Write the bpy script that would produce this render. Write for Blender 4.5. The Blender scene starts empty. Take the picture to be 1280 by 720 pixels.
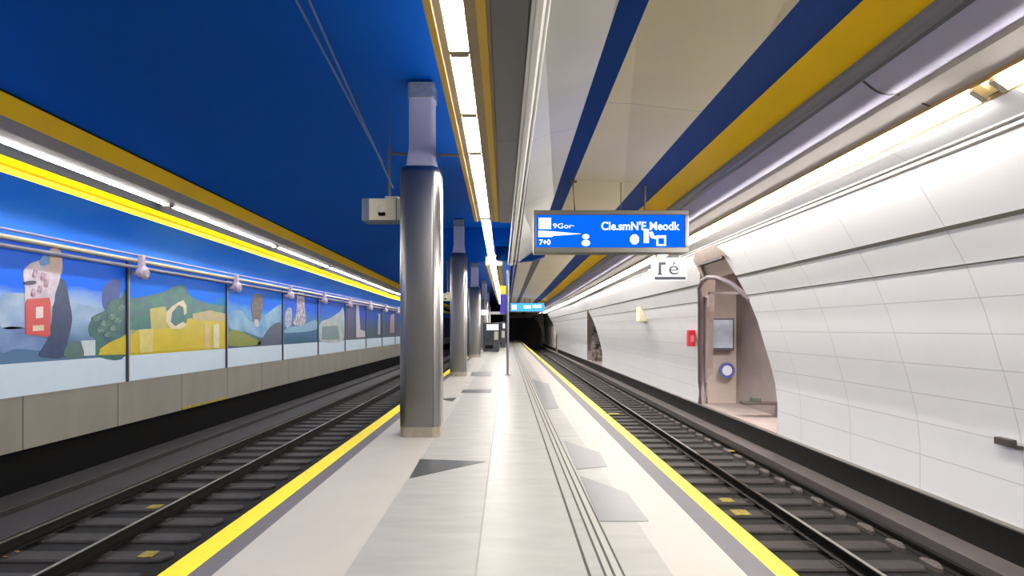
import bpy, bmesh, math, random
from mathutils import Vector
random.seed(7)
sc = bpy.context.scene
COL = sc.collection

# ---------------------------------------------------------------- camera, world, exposure
cam_d = bpy.data.cameras.new('camera'); cam = bpy.data.objects.new('camera', cam_d); COL.objects.link(cam)
cam.location = (0, 0, 1.7); cam.rotation_euler = (math.pi/2, 0, 0)
cam_d.sensor_width = 36; cam_d.lens = 18; cam_d.shift_x = 7/1280; cam_d.shift_y = 51/1280
cam_d.clip_start = .05; cam_d.clip_end = 400
sc.camera = cam
w = bpy.data.worlds.new('world'); sc.world = w; w.use_nodes = True
w.node_tree.nodes['Background'].inputs[0].default_value = (.6, .7, 1, 1)
w.node_tree.nodes['Background'].inputs[1].default_value = .0
sc.view_settings.view_transform = 'Standard'; sc.view_settings.look = 'None'
sc.view_settings.exposure = 0.46; sc.view_settings.gamma = 1; sc.view_settings.use_curve_mapping = False
sc.cycles.use_denoising = True
sc.cycles.max_bounces = 8; sc.cycles.diffuse_bounces = 5
sc.cycles.sample_clamp_indirect = 6
L_TROUGH, L_RIGHT, L_LEFT, L_VAULT_FILL = 31.0, 62.0, 55.0, 7.0

F, VX, VY, H = 640.0, 633.0, 411.0, 1.7
Y0, Y1 = -8.0, 85.0
YB = [-8, -2, 5, 11, 17, 26, 35, 60, 85]

def lin(c):
    return tuple((v/255/12.92 if v/255 <= .04045 else ((v/255+.055)/1.055)**2.4) for v in c)

# ---------------------------------------------------------------- materials
MATS = {}
def mat(name, rgb, rough=.5, metal=0., noise=0., nscale=4., stretch=(1, 1, 1), bump=0., bscale=30., rgb2=None, spec=.5, emit=0., rnoise=0.):
    if name in MATS: return MATS[name]
    m = bpy.data.materials.new(name); m.use_nodes = True; MATS[name] = m
    nt = m.node_tree; N = nt.nodes; Lk = nt.links; b = N['Principled BSDF']
    c = lin(rgb)
    b.inputs['Base Color'].default_value = (*c, 1); b.inputs['Roughness'].default_value = rough
    b.inputs['Metallic'].default_value = metal; b.inputs['Specular IOR Level'].default_value = spec
    if emit:
        b.inputs['Emission Color'].default_value = (*c, 1); b.inputs['Emission Strength'].default_value = emit
    if noise or bump or rgb2 or rnoise:
        g = N.new('ShaderNodeNewGeometry'); mp = N.new('ShaderNodeMapping'); mp.inputs['Scale'].default_value = stretch
        Lk.new(g.outputs['Position'], mp.inputs['Vector'])
        t = N.new('ShaderNodeTexNoise'); t.inputs['Scale'].default_value = nscale; t.inputs['Detail'].default_value = 6
        Lk.new(mp.outputs[0], t.inputs['Vector'])
        if noise or rgb2:
            mx = N.new('ShaderNodeMix'); mx.data_type = 'RGBA'
            c2 = lin(rgb2) if rgb2 else tuple(v*(1-noise) for v in c)
            mx.inputs[6].default_value = (*c, 1); mx.inputs[7].default_value = (*c2, 1)
            rr = N.new('ShaderNodeMapRange'); rr.inputs[1].default_value = .35; rr.inputs[2].default_value = .65
            Lk.new(t.outputs[0], rr.inputs[0]); Lk.new(rr.outputs[0], mx.inputs[0]); Lk.new(mx.outputs[2], b.inputs['Base Color'])
        if rnoise:
            r2 = N.new('ShaderNodeMapRange'); r2.inputs[3].default_value = rough-rnoise; r2.inputs[4].default_value = rough+rnoise
            Lk.new(t.outputs[0], r2.inputs[0]); Lk.new(r2.outputs[0], b.inputs['Roughness'])
        if bump:
            t2 = N.new('ShaderNodeTexNoise'); t2.inputs['Scale'].default_value = bscale; t2.inputs['Detail'].default_value = 5
            Lk.new(mp.outputs[0], t2.inputs['Vector'])
            bp = N.new('ShaderNodeBump'); bp.inputs['Strength'].default_value = bump; bp.inputs['Distance'].default_value = .02
            Lk.new(t2.outputs[0], bp.inputs['Height']); Lk.new(bp.outputs[0], b.inputs['Normal'])
    return m

def math_node(nt, op, a, b=None, c=None):
    n = nt.nodes.new('ShaderNodeMath'); n.operation = op
    for i, v in enumerate((a, b, c)):
        if v is None: continue
        if isinstance(v, (int, float)): n.inputs[i].default_value = v
        else: nt.links.new(v, n.inputs[i])
    return n.outputs[0]

def joints(m, rules, rgb, strength=1.0):
    """dark joint lines in a surface: rules are (axis, period or None, offset, half width)"""
    nt = m.node_tree; b = nt.nodes['Principled BSDF']
    g = nt.nodes.new('ShaderNodeNewGeometry'); s = nt.nodes.new('ShaderNodeSeparateXYZ'); nt.links.new(g.outputs['Position'], s.inputs[0])
    tot = None
    for ax, per, off, hw in rules:
        v = s.outputs['XYZ'.index(ax)]
        if per: v = math_node(nt, 'WRAP', math_node(nt, 'SUBTRACT', v, off), per/2, -per/2)
        else: v = math_node(nt, 'SUBTRACT', v, off)
        l = math_node(nt, 'LESS_THAN', math_node(nt, 'ABSOLUTE', v), hw)
        tot = l if tot is None else math_node(nt, 'MAXIMUM', tot, l)
    mx = nt.nodes.new('ShaderNodeMix'); mx.data_type = 'RGBA'
    nt.links.new(math_node(nt, 'MULTIPLY', tot, strength), mx.inputs[0])
    src = b.inputs['Base Color'].links
    if src: nt.links.new(src[0].from_socket, mx.inputs[6])
    else: mx.inputs[6].default_value = b.inputs['Base Color'].default_value
    mx.inputs[7].default_value = (*lin(rgb), 1)
    nt.links.new(mx.outputs[2], b.inputs['Base Color'])

def emis(name, rgb, s):
    if name in MATS: return MATS[name]
    m = bpy.data.materials.new(name); m.use_nodes = True; MATS[name] = m
    nt = m.node_tree; nt.nodes.clear()
    e = nt.nodes.new('ShaderNodeEmission'); e.inputs[0].default_value = (*lin(rgb), 1); e.inputs[1].default_value = s
    o = nt.nodes.new('ShaderNodeOutputMaterial'); nt.links.new(e.outputs[0], o.inputs[0]); return m

M_white = mat('wall_white', (250, 250, 252), .36, noise=.03, nscale=.6, spec=.4)
joints(M_white, [('Z', None, z, .006) for z in (2.46, 2.07, 1.64, 1.2, .76, .33, -.16)] + [('Y', 1.53, 6.07, .006)], (150, 146, 146), .4)
M_joint = mat('joint_grey', (140, 138, 134), .6)
M_beige = mat('ceiling_beige', (198, 187, 160), .45, noise=.06, nscale=1.2)
joints(M_beige, [('Y', 3.1, 9.66, .008)], (120, 110, 90), .5)
M_lgrey = mat('ceiling_light_grey', (184, 183, 180), .3, noise=.1, nscale=1.0)
joints(M_lgrey, [('Y', 3.1, 7.4, .008)], (110, 110, 108), .6)
M_dgrey = mat('ceiling_dark_grey', (92, 92, 94), .4)
joints(M_dgrey, [('Y', 3.1, 7.4, .01)], (50, 50, 50), .7)
M_blue = mat('vault_blue', (0, 86, 192), .6, noise=.1, nscale=.35, spec=.1)
M_blue2 = mat('strip_blue', (0, 52, 124), .6, spec=.1)
M_yellow = mat('strip_yellow', (255, 206, 0), .5, spec=.2, noise=.04, nscale=2)
M_yellow_d = mat('strip_ochre', (214, 168, 0), .4, noise=.06, nscale=2)
M_lav = mat('duct_lavender', (180, 176, 202), .65, spec=.2, noise=.05)
M_duct2 = mat('duct_beige', (196, 190, 186), .6, spec=.25, noise=.05)
M_flange = mat('flange_grey', (120, 120, 128), .35, metal=.3)
M_steel = mat('brushed_steel', (142, 140, 140), .3, metal=1., noise=.05, nscale=3, stretch=(6, 6, .2), rnoise=.02)
M_steel2 = mat('steel_skirting', (190, 180, 165), .35, metal=.9, noise=.15, nscale=9)
M_shaft = mat('shaft_lavender_paint', (184, 182, 206), .4, noise=.05)
M_cap = mat('cap_grey', (172, 176, 184), .25, metal=.4, noise=.2, nscale=12)
M_brown = mat('trough_bronze', (150, 132, 100), .6, metal=.1, noise=.08)
M_gold = mat('trough_gold', (200, 164, 60), .6, metal=.1)
M_black = mat('black_gap', (7, 7, 8), .8, spec=.2)
M_gpanel = mat('plinth_panel_grey', (140, 136, 126), .5, noise=.12, nscale=1.5, stretch=(1, 1.5, .4))
joints(M_gpanel, [('Y', 2.2, 9.0, .016)], (84, 82, 78), .9)
M_slab = mat('channel_slab_brown', (48, 44, 44), .6, noise=.25, nscale=2.5)
M_bed = mat('track_bed_dark', (24, 21, 20), .85, noise=.5, nscale=6, bump=.5, bscale=14)
M_sleep = mat('sleeper_grey', (60, 55, 54), .7, noise=.3, nscale=5, bump=.2)
M_sleep2 = mat('sleeper_block_grey', (98, 90, 88), .7, noise=.2, nscale=5)
M_railside = mat('rail_side_rust', (30, 25, 22), .6, metal=.5, noise=.4, nscale=9)
M_railtop = mat('rail_head_polished', (200, 194, 184), .22, metal=1.)
M_clip = mat('rail_clip_dark', (40, 34, 30), .7)
M_blackwall = mat('trackside_wall_black', (16, 13, 12), .5, noise=.35, nscale=1.2)
M_ledge = mat('ledge_grey', (120, 116, 112), .6)
M_rod = mat('rod_grey', (120, 112, 104), .4, metal=.4)
M_lamp = emis('lamp_warm', (255, 248, 238), L_TROUGH)
M_lampR = emis('lamp_right', (255, 249, 242), L_RIGHT)
M_lampL = emis('lamp_left', (250, 251, 255), L_LEFT)
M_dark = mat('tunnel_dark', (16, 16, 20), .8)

# ---------------------------------------------------------------- mesh helpers
class MB:
    def __init__(s): s.v = []; s.f = []; s.mi = []
    def add(s, vs, fs, mi=0):
        n = len(s.v); s.v += [tuple(v) for v in vs]
        for f in fs: s.f.append([n+i for i in f]); s.mi.append(mi)
        return s
    def box(s, x0, x1, y0, y1, z0, z1, mi=0):
        v = [(x, y, z) for z in (z0, z1) for y in (y0, y1) for x in (x0, x1)]
        return s.add(v, [(0, 2, 3, 1), (4, 5, 7, 6), (0, 1, 5, 4), (2, 6, 7, 3), (0, 4, 6, 2), (1, 3, 7, 5)], mi)
    def loft(s, rings, closed=True, caps=True, mi=0):
        n = len(rings[0]); vs = [p for r in rings for p in r]; fs = []
        for i in range(len(rings)-1):
            for j in range(n if closed else n-1):
                k = (j+1) % n; fs.append((i*n+j, i*n+k, (i+1)*n+k, (i+1)*n+j))
        if caps and closed: fs.append(tuple(range(n))); fs.append(tuple((len(rings)-1)*n+j for j in reversed(range(n))))
        return s.add(vs, fs, mi)
    def tube(s, pts, r, n=10, mi=0):
        rings = []; P = [Vector(p) for p in pts]
        for i, p in enumerate(P):
            d = (P[min(i+1, len(P)-1)]-P[max(i-1, 0)]).normalized()
            u = d.cross(Vector((0, 0, 1)));
            if u.length < .01: u = Vector((1, 0, 0))
            u.normalize(); v = d.cross(u)
            rings.append([tuple(p+u*math.cos(a)*r+v*math.sin(a)*r) for a in [2*math.pi*k/n for k in range(n)]])
        return s.loft(rings, mi=mi)
    def prism(s, pts, axis, d0, d1, mi=0):
        """pts: 2-D outline; axis: direction of extrusion"""
        def P(a, b, d): return {'x': (d, a, b), 'y': (a, d, b), 'z': (a, b, d)}[axis]
        return s.loft([[P(a, b, d0) for a, b in pts], [P(a, b, d1) for a, b in pts]], mi=mi)
    def build(s, name, mats, parent=None, bevel=0, smooth=False, loc=None):
        me = bpy.data.meshes.new(name); me.from_pydata(s.v, [], s.f)
        ms = mats if isinstance(mats, (list, tuple)) else [mats]
        for m in ms: me.materials.append(m)
        for p, i in zip(me.polygons, s.mi): p.material_index = i
        bm = bmesh.new(); bm.from_mesh(me); bmesh.ops.recalc_face_normals(bm, faces=bm.faces); bm.to_mesh(me); bm.free()
        if smooth:
            for p in me.polygons: p.use_smooth = True
            me.update()
            try: me.set_sharp_from_angle(angle=math.radians(35))
            except Exception: pass
        o = bpy.data.objects.new(name, me); COL.objects.link(o)
        if parent: o.parent = parent
        if loc: o.location = loc
        if bevel:
            b = o.modifiers.new('bevel', 'BEVEL'); b.width = bevel; b.segments = 2; b.limit_method = 'ANGLE'
        return o

def tag(o, label=None, cat=None, group=None, kind=None):
    if label: o['label'] = label
    if cat: o['category'] = cat
    if group: o['group'] = group
    if kind: o['kind'] = kind
    return o
def empty(name, loc, label, cat, group=None):
    o = bpy.data.objects.new(name, None); COL.objects.link(o); o.location = loc; o.empty_display_size = .1
    return tag(o, label, cat, group)
def S(o, label=None): o['kind'] = 'structure'; return tag(o, label)
def copy_tree(o, parent=None):
    c = o.copy(); COL.objects.link(c); c.parent = parent
    for ch in list(o.children): copy_tree(ch, c)
    return c

def grade(v, Y):
    cap = 35 if v <= 420 else 17
    return 1.7 - (v-VY)/F*min(Y, cap)
def LP(l, Y):
    X, a, v = l; return (X, Y, a+grade(v, Y))
def strip(mb, lines, ys, mi=0, thick=0):
    """surface lofted through longitudinal lines; closed shells get thickness upward"""
    ys = sorted(set(ys))
    rings = [[LP(l, y) for l in lines] for y in ys]
    return mb.loft(rings, closed=False, caps=False, mi=mi)
def yrange(a, b): return [a]+[y for y in YB if a < y < b]+[b]

# ================================================================ SETTING
# ---- platform
ZP = 0
X_L, X_R = -2.41, 2.02
mb = MB()
zones = [(-2.41, -2.20, 1), (-2.20, -2.03, 2), (-2.03, -1.12, 3), (-1.12, -.22, 4), (-.22, -.205, 6), (-.205, .56, 5), (.56, .84, 4), (.84, 1.15, 4), (1.15, 1.66, 3), (1.66, 1.86, 2), (1.86, 2.02, 1)]
for a, b, m in zones: mb.add([(a, Y0, 0), (b, Y0, 0), (b, 78, 0), (a, 78, 0)], [(0, 1, 2, 3)], m)
mb.box(-2.41, -2.405, Y0, 78, -1.32, 0, 0); mb.box(2.015, 2.02, Y0, 78, -1.32, 0, 0); mb.box(-2.41, 2.02, 77.99, 78, -1.32, 0, 0)
M_tile_o = mat('floor_cream', (174, 170, 163), .45, noise=.05, nscale=1.5, rnoise=.06)
M_tile_c = mat('floor_granite', (155, 154, 150), .42, noise=.1, nscale=3, stretch=(.5, 2.4, 1), rnoise=.08)
M_tile_d = mat('floor_granite_pale', (160, 160, 156), .38, noise=.09, nscale=3, stretch=(.6, 2, 1), rnoise=.08)
joints(M_tile_c, [('Y', .6, .1, .003)], (150, 148, 142), .35)
joints(M_tile_d, [('Y', .6, .1, .003)], (160, 158, 152), .35)
M_edge = mat('edge_line_yellow', (240, 220, 0), .5)
M_edgeg = mat('edge_grey', (96, 93, 100), .55, noise=.1)
M_edgew = mat('platform_face', (40, 38, 38), .8)
M_seam = mat('seam_grey', (140, 138, 132), .6)
S(mb.build('floor', [M_edgew, M_edge, M_edgeg, M_tile_o, M_tile_c, M_tile_d, M_seam]), 'pale stone island platform floor with yellow edge lines')

# metal-edged grooves along the platform
M_groove = mat('groove_dark', (52, 50, 46), .6)
M_gmetal = mat('groove_metal', (165, 163, 157), .4, metal=.3)
mb = MB()
for a, b, m in [(.565, .583, 0), (.583, .672, 2), (.672, .69, 0), (.69, .732, 1), (.732, .752, 0), (.752, .80, 1), (.80, .818, 0)]:
    mb.box(a, b, 1, 78, -.001, .004 if m != 1 else .006, m)
S(mb.build('trim_1', [M_groove, M_gmetal, M_tile_c]), 'metal guide grooves set along the platform floor')

def gp(x, y): Y = F*H/(y-VY); return ((x-VX)*Y/F, Y)
M_inl_d = mat('inlay_dark', (60, 62, 66), .35, noise=.06)
M_inl_m = mat('inlay_mid', (112, 112, 115), .35, noise=.06)
inl = [([(525, 574), (607, 577), (512, 598)], M_inl_d, 'dark grey triangular floor inlay just past the first steel column'),
       ([(552, 499), (571, 497), (566, 502)], M_inl_d, 'tiny dark floor inlay beside the second steel column base'),
       ([(579, 487), (615, 486.5), (614, 491), (576, 491)], M_inl_d, 'dark narrow band inlay across the platform'),
       ([(705, 551), (750, 566), (759, 583), (721, 587)], M_inl_m, 'grey four-sided floor inlay, smaller of two beside the grooves'),
       ([(725, 595), (784, 616), (811, 652), (750, 652)], M_inl_m, 'largest grey four-sided floor inlay beside the metal grooves'),
       ([(665, 474), (686, 480), (698, 510), (683, 512)], M_inl_m, 'long faint grey floor inlay farther along by the grooves'),
       ([(590, 465), (616, 464), (614, 470), (588, 470)], M_inl_m, 'grey rectangular floor inlay beyond the dark band')]
for pts, m, lab in inl:
    g = [gp(*p) for p in pts]
    tag(MB().prism(g, 'z', -.002, .004).build('floor_inlay', m), lab, 'floor inlay', 'grey stone inlays in the platform floor')

# ---- track beds
S(MB().box(-9.2, -2.4, Y0, Y1, -1.5, -1.32).build('track_bed', M_bed), 'dark ballastless bed of the track by the mural wall')
S(MB().box(2.0, 6.2, Y0, Y1, -1.5, -1.32).build('track_bed', M_bed), 'dark bed of the track by the white wall')
# kerbs and slabs
S(MB().box(-8.4, -7.74, Y0, Y1, -1.4, -1.1).build('trim_2', M_slab, bevel=.01), 'dark concrete kerb below the mural wall')
S(MB().box(-7.54, -6.78, Y0, Y1, -1.4, -1.12).build('trim_3', M_slab, bevel=.01), 'flat concrete cable slab next to the outer rail')
S(MB().box(-7.74, -7.54, Y0, Y1, -1.4, -1.3).build('trim_17', M_black), 'black strip painting the shade in the gap between the kerb and the cable slab')  # solid black strip: the gap's shade put in as colour
M_band = mat('kerb_band', (100, 93, 92), .5, noise=.15, nscale=2)
S(MB().box(5.66, 6.06, Y0, Y1, -1.4, -1.1).build('trim_4', M_band, bevel=.01), 'grey concrete kerb at the foot of the black wall')

# ---- left wall
mb = MB()
mb.add([(-9.0, Y0, -1.4), (-9.0, Y1, -1.4), (-9.0, Y1, -.4), (-9.0, Y0, -.4)], [(0, 1, 2, 3)], 0)
mb.add([(-9.0, Y0, -.43), (-9.0, Y1, -.43), (-8.5, Y1, -.43), (-8.5, Y0, -.43)], [(0, 1, 2, 3)], 0)
mb.add([(-8.5, Y0, -.43), (-8.5, Y1, -.43), (-8.5, Y1, .52), (-8.5, Y0, .52)], [(0, 1, 2, 3)], 1)
mb.add([(-8.53, Y0, .5), (-8.53, Y1, .5), (-8.53, Y1, 3.3), (-8.53, Y0, 3.3)], [(0, 1, 2, 3)], 2)
S(mb.build('wall_left', [M_black, M_gpanel, mat('wall_backing', (60, 70, 110), .6)]), 'grey panelled plinth wall beneath the murals')
M_bluewall = mat('cove_blue', (26, 128, 255), .4, nscale=.9, stretch=(1, .5, 1), rgb2=(60, 148, 255), spec=.5)
ls = [(-8.5, 1.58, 411), (-8.46, 1.9, 413), (-8.34, 2.22, 416), (-8.17, 2.45, 419), (-8.0, 2.6, 420)]
mb = MB(); strip(mb, ls, YB); S(mb.build('wall_left_cove', M_bluewall, smooth=True), 'glossy bright blue curved wall above the murals')
M_yellow_b = mat('cornice_yellow', (255, 214, 0), .35)
mb = MB()
strip(mb, [(-8.0, 2.6, 420), (-7.99, 2.70, 420)], YB, 0)
strip(mb, [(-7.99, 2.70, 420), (-7.96, 2.745, 420)], YB, 1)
strip(mb, [(-7.96, 2.745, 420), (-7.9, 2.836, 420)], YB, 0)
strip(mb, [(-7.9, 2.836, 420), (-7.9, 3.0, 420), (-7.78, 3.03, 420)], YB, 2)
strip(mb, [(-7.65, 2.99, 420), (-7.4, 3.03, 420), (-7.1, 3.107, 420)], YB, 3)
strip(mb, [(-7.1, 3.107, 420), (-6.7, 3.25, 420)], YB, 4)
strip(mb, [(-6.7, 3.25, 420), (-6.7, 3.29, 420)], YB, 2)
M_gface = mat('soffit_grey', (132, 128, 126), .45, noise=.06)
S(mb.build('trim_5', [M_yellow_b, M_yellow_d, M_black, M_gface, M_yellow]), 'yellow and grey cornice running above the blue cove')

# ---- blue vault
mb = MB()
vl = [(-6.7, 3.285, 420), (-6.0, 3.50, 418), (-5, 3.74, 415), (-4, 3.86, 411), (-3, 3.93, 411), (-1.5, 3.97, 411), (.3, 3.97, 411)]
strip(mb, vl, YB)
S(mb.build('ceiling', M_blue, smooth=True), 'deep blue vaulted ceiling above the platform')

# ---- right-hand ceiling strips
A = [(.2, 3.1, 445), (.375, 3.1, 445)]
GR = (.375, 3.1, 445); B1l = (1.02, 3.1, 428); B1r = (1.28, 3.07, 428)
B2l = (2.5, 2.84, 417); B2r = (2.95, 2.757, 417); YR = (3.4, 2.646, 417)
FL = (3.6, 2.553, 417); BT = (3.95, 2.42, 417); LT = (4.3, 2.29, 417); LB = (4.45, 2.19, 417); WT = (4.5, 2.165, 417)
Ya, Yb = yrange(Y0, 17), yrange(17, Y1)
mb = MB()
strip(mb, [GR, B1l], Ya, 0); strip(mb, [(.3, 3.1, 428), B1l], Yb, 1)
b1m = (1.15, 3.12, 428)
strip(mb, [B1l, B1r], Ya, 2); strip(mb, [B1l, B1r], Yb, 3)
strip(mb, [B1r, B2l], YB, 1)
strip(mb, [B2l, B2r], YB, 2); strip(mb, [B2r, YR], YB, 4)
strip(mb, [(-.14, 3.1, 444), (.2, 3.12, 445)], yrange(Y0, 12), 5)
# fascia closing the step up to the blue vault
strip(mb, [(-.14, 3.1, 444), (-.14, 4.2, 444)], yrange(Y0, 12), 5)
mb.add([(-.14, 12, 4.2), (.4, 12, 4.2), (.4, 12, 5.7), (-.14, 12, 5.7)], [(0, 1, 2, 3)], 2)
strip(mb, [(.37, 3.1, 445), (.37, 4.9, 445)], YB, 2)
S(mb.build('ceiling_right', [M_lgrey, M_beige, M_blue2, mat('strip_black', (24, 24, 34), .5), M_yellow, M_dgrey]), 'ceiling banded in grey, beige, blue and yellow over the track')
# flange, duct, beige cover: one long duct
YD = yrange(-7.95, 60.8)
duct = empty('cable_duct', (3.8, 0, 4.2), 'long lavender grey rounded duct running between yellow band and light strip', 'duct')
def rel(mbx, o): mbx.v = [(x-o.location.x, y-o.location.y, z-o.location.z) for x, y, z in mbx.v]; return mbx
mb = MB(); strip(mb, [YR, (3.41, 2.60, 417), (3.5, 2.585, 417), (3.52, 2.56, 417), (3.56, 2.57, 417), FL], YD)
rel(mb, duct).build('duct_flange', M_flange, duct)
mb = MB()
n = 8
pts = []
for k in range(n+1):
    t = k/n; ang = math.pi*t
    X = FL[0]+(BT[0]-FL[0])*t; a = FL[1]+(BT[1]-FL[1])*t - .055*math.sin(ang)
    pts.append((X, a, 417))
strip(mb, pts, YD); rel(mb, duct).build('duct_shell', M_lav, duct, smooth=True)
mb = MB(); strip(mb, [BT, (4.0, 2.385, 417), LT], YD); rel(mb, duct).build('duct_cover', M_duct2, duct)
for ys in (5.15, 11.4, 17.6, 24):
    mb = MB()
    c = [FL]+pts[1:]+[LT]
    mb.loft([[(LP(l, ys)[0], ys, LP(l, ys)[2]-.006) for l in c], [(LP(l, ys+.03)[0], ys+.03, LP(l, ys+.03)[2]-.006) for l in c]], closed=False, caps=False)
    rel(mb, duct).build('joint_seam', mat('seam_dark', (70, 66, 70), .6), duct)

# ---- white vaulted wall on the far side of the right track, with two recesses
PR = [(6.14, -.68), (6.14, 0), (6.09, .45), (5.98, .9), (5.84, 1.36), (5.68, 1.9), (5.46, 2.44), (5.22, 2.87), (4.9, 3.4), (4.75, 3.69)]
def PX(z):
    for (x0, z0), (x1, z1) in zip(PR, PR[1:]):
        if z0 <= z <= z1: return x0+(x1-x0)*(z-z0)/(z1-z0)
    return PR[0][0] if z < PR[0][1] else PR[-1][0]
niches = [(11.6, .378, 3.35), (32.8, .1578, 3.45)]
def far_edge(n, z): return PX(z)/n[1]
zs = sorted(set([z for _, z in PR]+[.2+.2*i for i in range(17)]+[-.3, 3.35, 3.45]))
zs = [z for z in zs if z <= 3.69]
mb = MB()
YE = 61
for z0, z1 in zip(zs, zs[1:]):
    segs = []; cur = (Y0, Y0)
    for nn in niches:
        if z1 <= nn[2]+.001:
            segs.append((cur, (nn[0], nn[0]))); cur = (far_edge(nn, z0), far_edge(nn, z1))
    segs.append((cur, (YE, YE)))
    for (a0, a1), (b0, b1) in segs:
        nseg = max(1, int((b0-a0)/6))
        for k in range(nseg):
            t0, t1 = k/nseg, (k+1)/nseg
            mb.add([(PX(z0), a0+(b0-a0)*t0, z0), (PX(z0), a0+(b0-a0)*t1, z0), (PX(z1), a1+(b1-a1)*t1, z1), (PX(z1), a1+(b1-a1)*t0, z1)], [(0, 1, 2, 3)])
rings = []
for y in yrange(Y0, YE): rings.append([(4.75, y, 3.69), (4.6, y, (3.69+LP(WT, y)[2])/2+.02), LP(WT, y)])
mb.loft(rings, closed=False, caps=False)
bm_mesh = mb
o = mb.build('wall_right', M_white)
bm = bmesh.new(); bm.from_mesh(o.data); bmesh.ops.remove_doubles(bm, verts=bm.verts, dist=.001); bmesh.ops.recalc_face_normals(bm, faces=bm.faces); bm.to_mesh(o.data); bm.free()
for p in o.data.polygons: p.use_smooth = True
S(o, 'white panelled vaulted wall behind the right track')
# black trackside wall + ledge
S(MB().box(6.05, 6.3, Y0, Y1, -1.4, -.7, 0).build('wall_right_base', M_blackwall), 'low black wall alongside the track')
S(MB().box(6.04, 6.5, Y0, Y1, -.7, -.68, 0).build('trim_6', M_ledge), 'thin grey ledge on the low black wall')
# grooves
def wall_strip(name, z, hw, m, lab, y0=Y0, out=.012):
    b = MB(); segs = []; cur = y0
    for nn in niches:
        if z < nn[2]: segs.append((cur, nn[0])); cur = far_edge(nn, z)
    segs.append((cur, YE))
    for a, c in segs:
        z0, z1 = z-hw, z+hw
        b.loft([[(PX(z0), y, z0), (PX(z0)-out, y, z0), (PX(z1)-out, y, z1), (PX(z1), y, z1)] for y in (a, c)])
    S(b.build(name, m), lab)
M_gr = mat('groove_line_grey', (104, 101, 95), .5)
wall_strip('trim_7', 2.885, .022, M_gr, 'grey pipe-like rib along the white wall')
wall_strip('trim_8', 3.60, .01, M_gr, 'lower of two thin ribs near the top of the white wall')
wall_strip('trim_9', 3.66, .01, M_gr, 'upper of two thin ribs near the top of the white wall')
wall_strip('trim_10', 2.46, .008, M_gr, 'thin grey rib below the thicker one on the white wall')
mb = MB(); strip(mb, [WT, (4.47, 2.17, 417), (4.46, 2.19, 417), LB], YB); S(mb.build('trim_11', mat('lamp_edge_brown', (170, 140, 90), .5)), 'thin brown edge below the light strip')
mb = MB(); strip(mb, [(4.315, 2.27, 417), (4.285, 2.265, 417), (4.27, 2.30, 417)], YB); S(mb.build('trim_12', mat('lamp_edge_tan', (178, 140, 84), .5)), 'thin tan edge above the light strip')
# backing above the right lamps
mb = MB(); strip(mb, [(4.3, 2.30, 417), (4.38, 2.40, 417), (4.46, 2.2, 417)], YB); S(mb.build('trim_13', mat('lamp_housing_cream', (230, 216, 180), .5)), 'cream lamp recess over the white wall')

# niche rooms
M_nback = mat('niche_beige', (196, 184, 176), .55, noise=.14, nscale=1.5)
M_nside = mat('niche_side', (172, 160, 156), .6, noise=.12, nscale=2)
M_frame = mat('niche_frame_grey', (128, 116, 124), .4, metal=.3)
for i, nn in enumerate(niches):
    yn, rf, zt = nn; yf = 6.14/rf
    b = MB(); xb = 7.3; zt2 = zt+.05
    b.add([(4.4, yf, -.68), (xb, yf, -.68), (xb, yf, zt2), (4.4, yf, zt2)], [(0, 1, 2, 3)], 0)
    b.v[-4] = (6.14, yf+.02, -.68); b.v[-1] = (PX(zt), yf+.02, zt2)
    b.v = b.v[:-4]+[(6.15, yf+.02, -.68), (xb, yf+.02, -.68), (xb, yf+.02, zt2), (6.15, yf+.02, zt2)]
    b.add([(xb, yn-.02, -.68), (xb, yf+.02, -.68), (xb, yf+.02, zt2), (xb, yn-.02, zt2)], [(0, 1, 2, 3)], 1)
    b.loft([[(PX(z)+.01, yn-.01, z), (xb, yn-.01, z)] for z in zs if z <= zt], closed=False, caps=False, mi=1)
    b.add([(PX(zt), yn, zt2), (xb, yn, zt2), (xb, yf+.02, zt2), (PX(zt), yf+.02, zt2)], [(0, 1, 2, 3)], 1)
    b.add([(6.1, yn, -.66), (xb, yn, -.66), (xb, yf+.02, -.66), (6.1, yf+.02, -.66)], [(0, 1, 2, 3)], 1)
    # reveal: follows the slanting far edge of the opening
    rz = [z for z in zs if z <= zt]
    b.loft([[(PX(z)+.002, far_edge(nn, z), z), (PX(z)+.45, far_edge(nn, z)+.1, z)] for z in rz], closed=False, caps=False, mi=0)
    S(b.build('wall_niche', [M_nback, M_nside]), ('beige arched recess with a poster in the white wall', 'grey recess farther along the white wall')[i])

# frame lining the first niche opening (tubes following the outline)
nn = niches[0]
ro = empty('archway', (6.1, 14, -.66), 'purplish grey arched metal frame lining the beige recess', 'archway')
far_pts = [(PX(z)-.02, far_edge(nn, z)-.05, z) for z in [-.66, 0, .6, 1.2, 1.8, 2.2, 2.6]]
arch = [(PX(2.8)-.0, 13.95, 2.82), (PX(2.95), 13.5, 2.97), (PX(3.0), 13.0, 3.02), (PX(2.95), 12.5, 2.95), (PX(2.75), 12.0, 2.75), (PX(2.35)+.02, 11.6, 2.35)]
near_pts = [(PX(z)+.02, 11.68, z) for z in [2.0, 1.4, .8, .2, -.66]]
rel(MB().tube(far_pts+arch, .06), ro).build('frame_tube', M_frame, ro, smooth=True)
far2 = [(PX(z)+.18, far_edge(nn, z)-.02, z) for z in [-.66, 0, .6, 1.2, 1.8, 2.2, 2.6]]
rel(MB().tube(far2, .05), ro).build('inner_tube', mat('frame_pale', (188, 176, 182), .4), ro, smooth=True)
zL = 2.62
rel(MB().box(5.4, 7.25, 13.6, 13.7, zL, zL+.06), ro).build('crossbar', mat('bar_dark', (70, 62, 62), .5), ro)
mb = MB()
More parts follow.
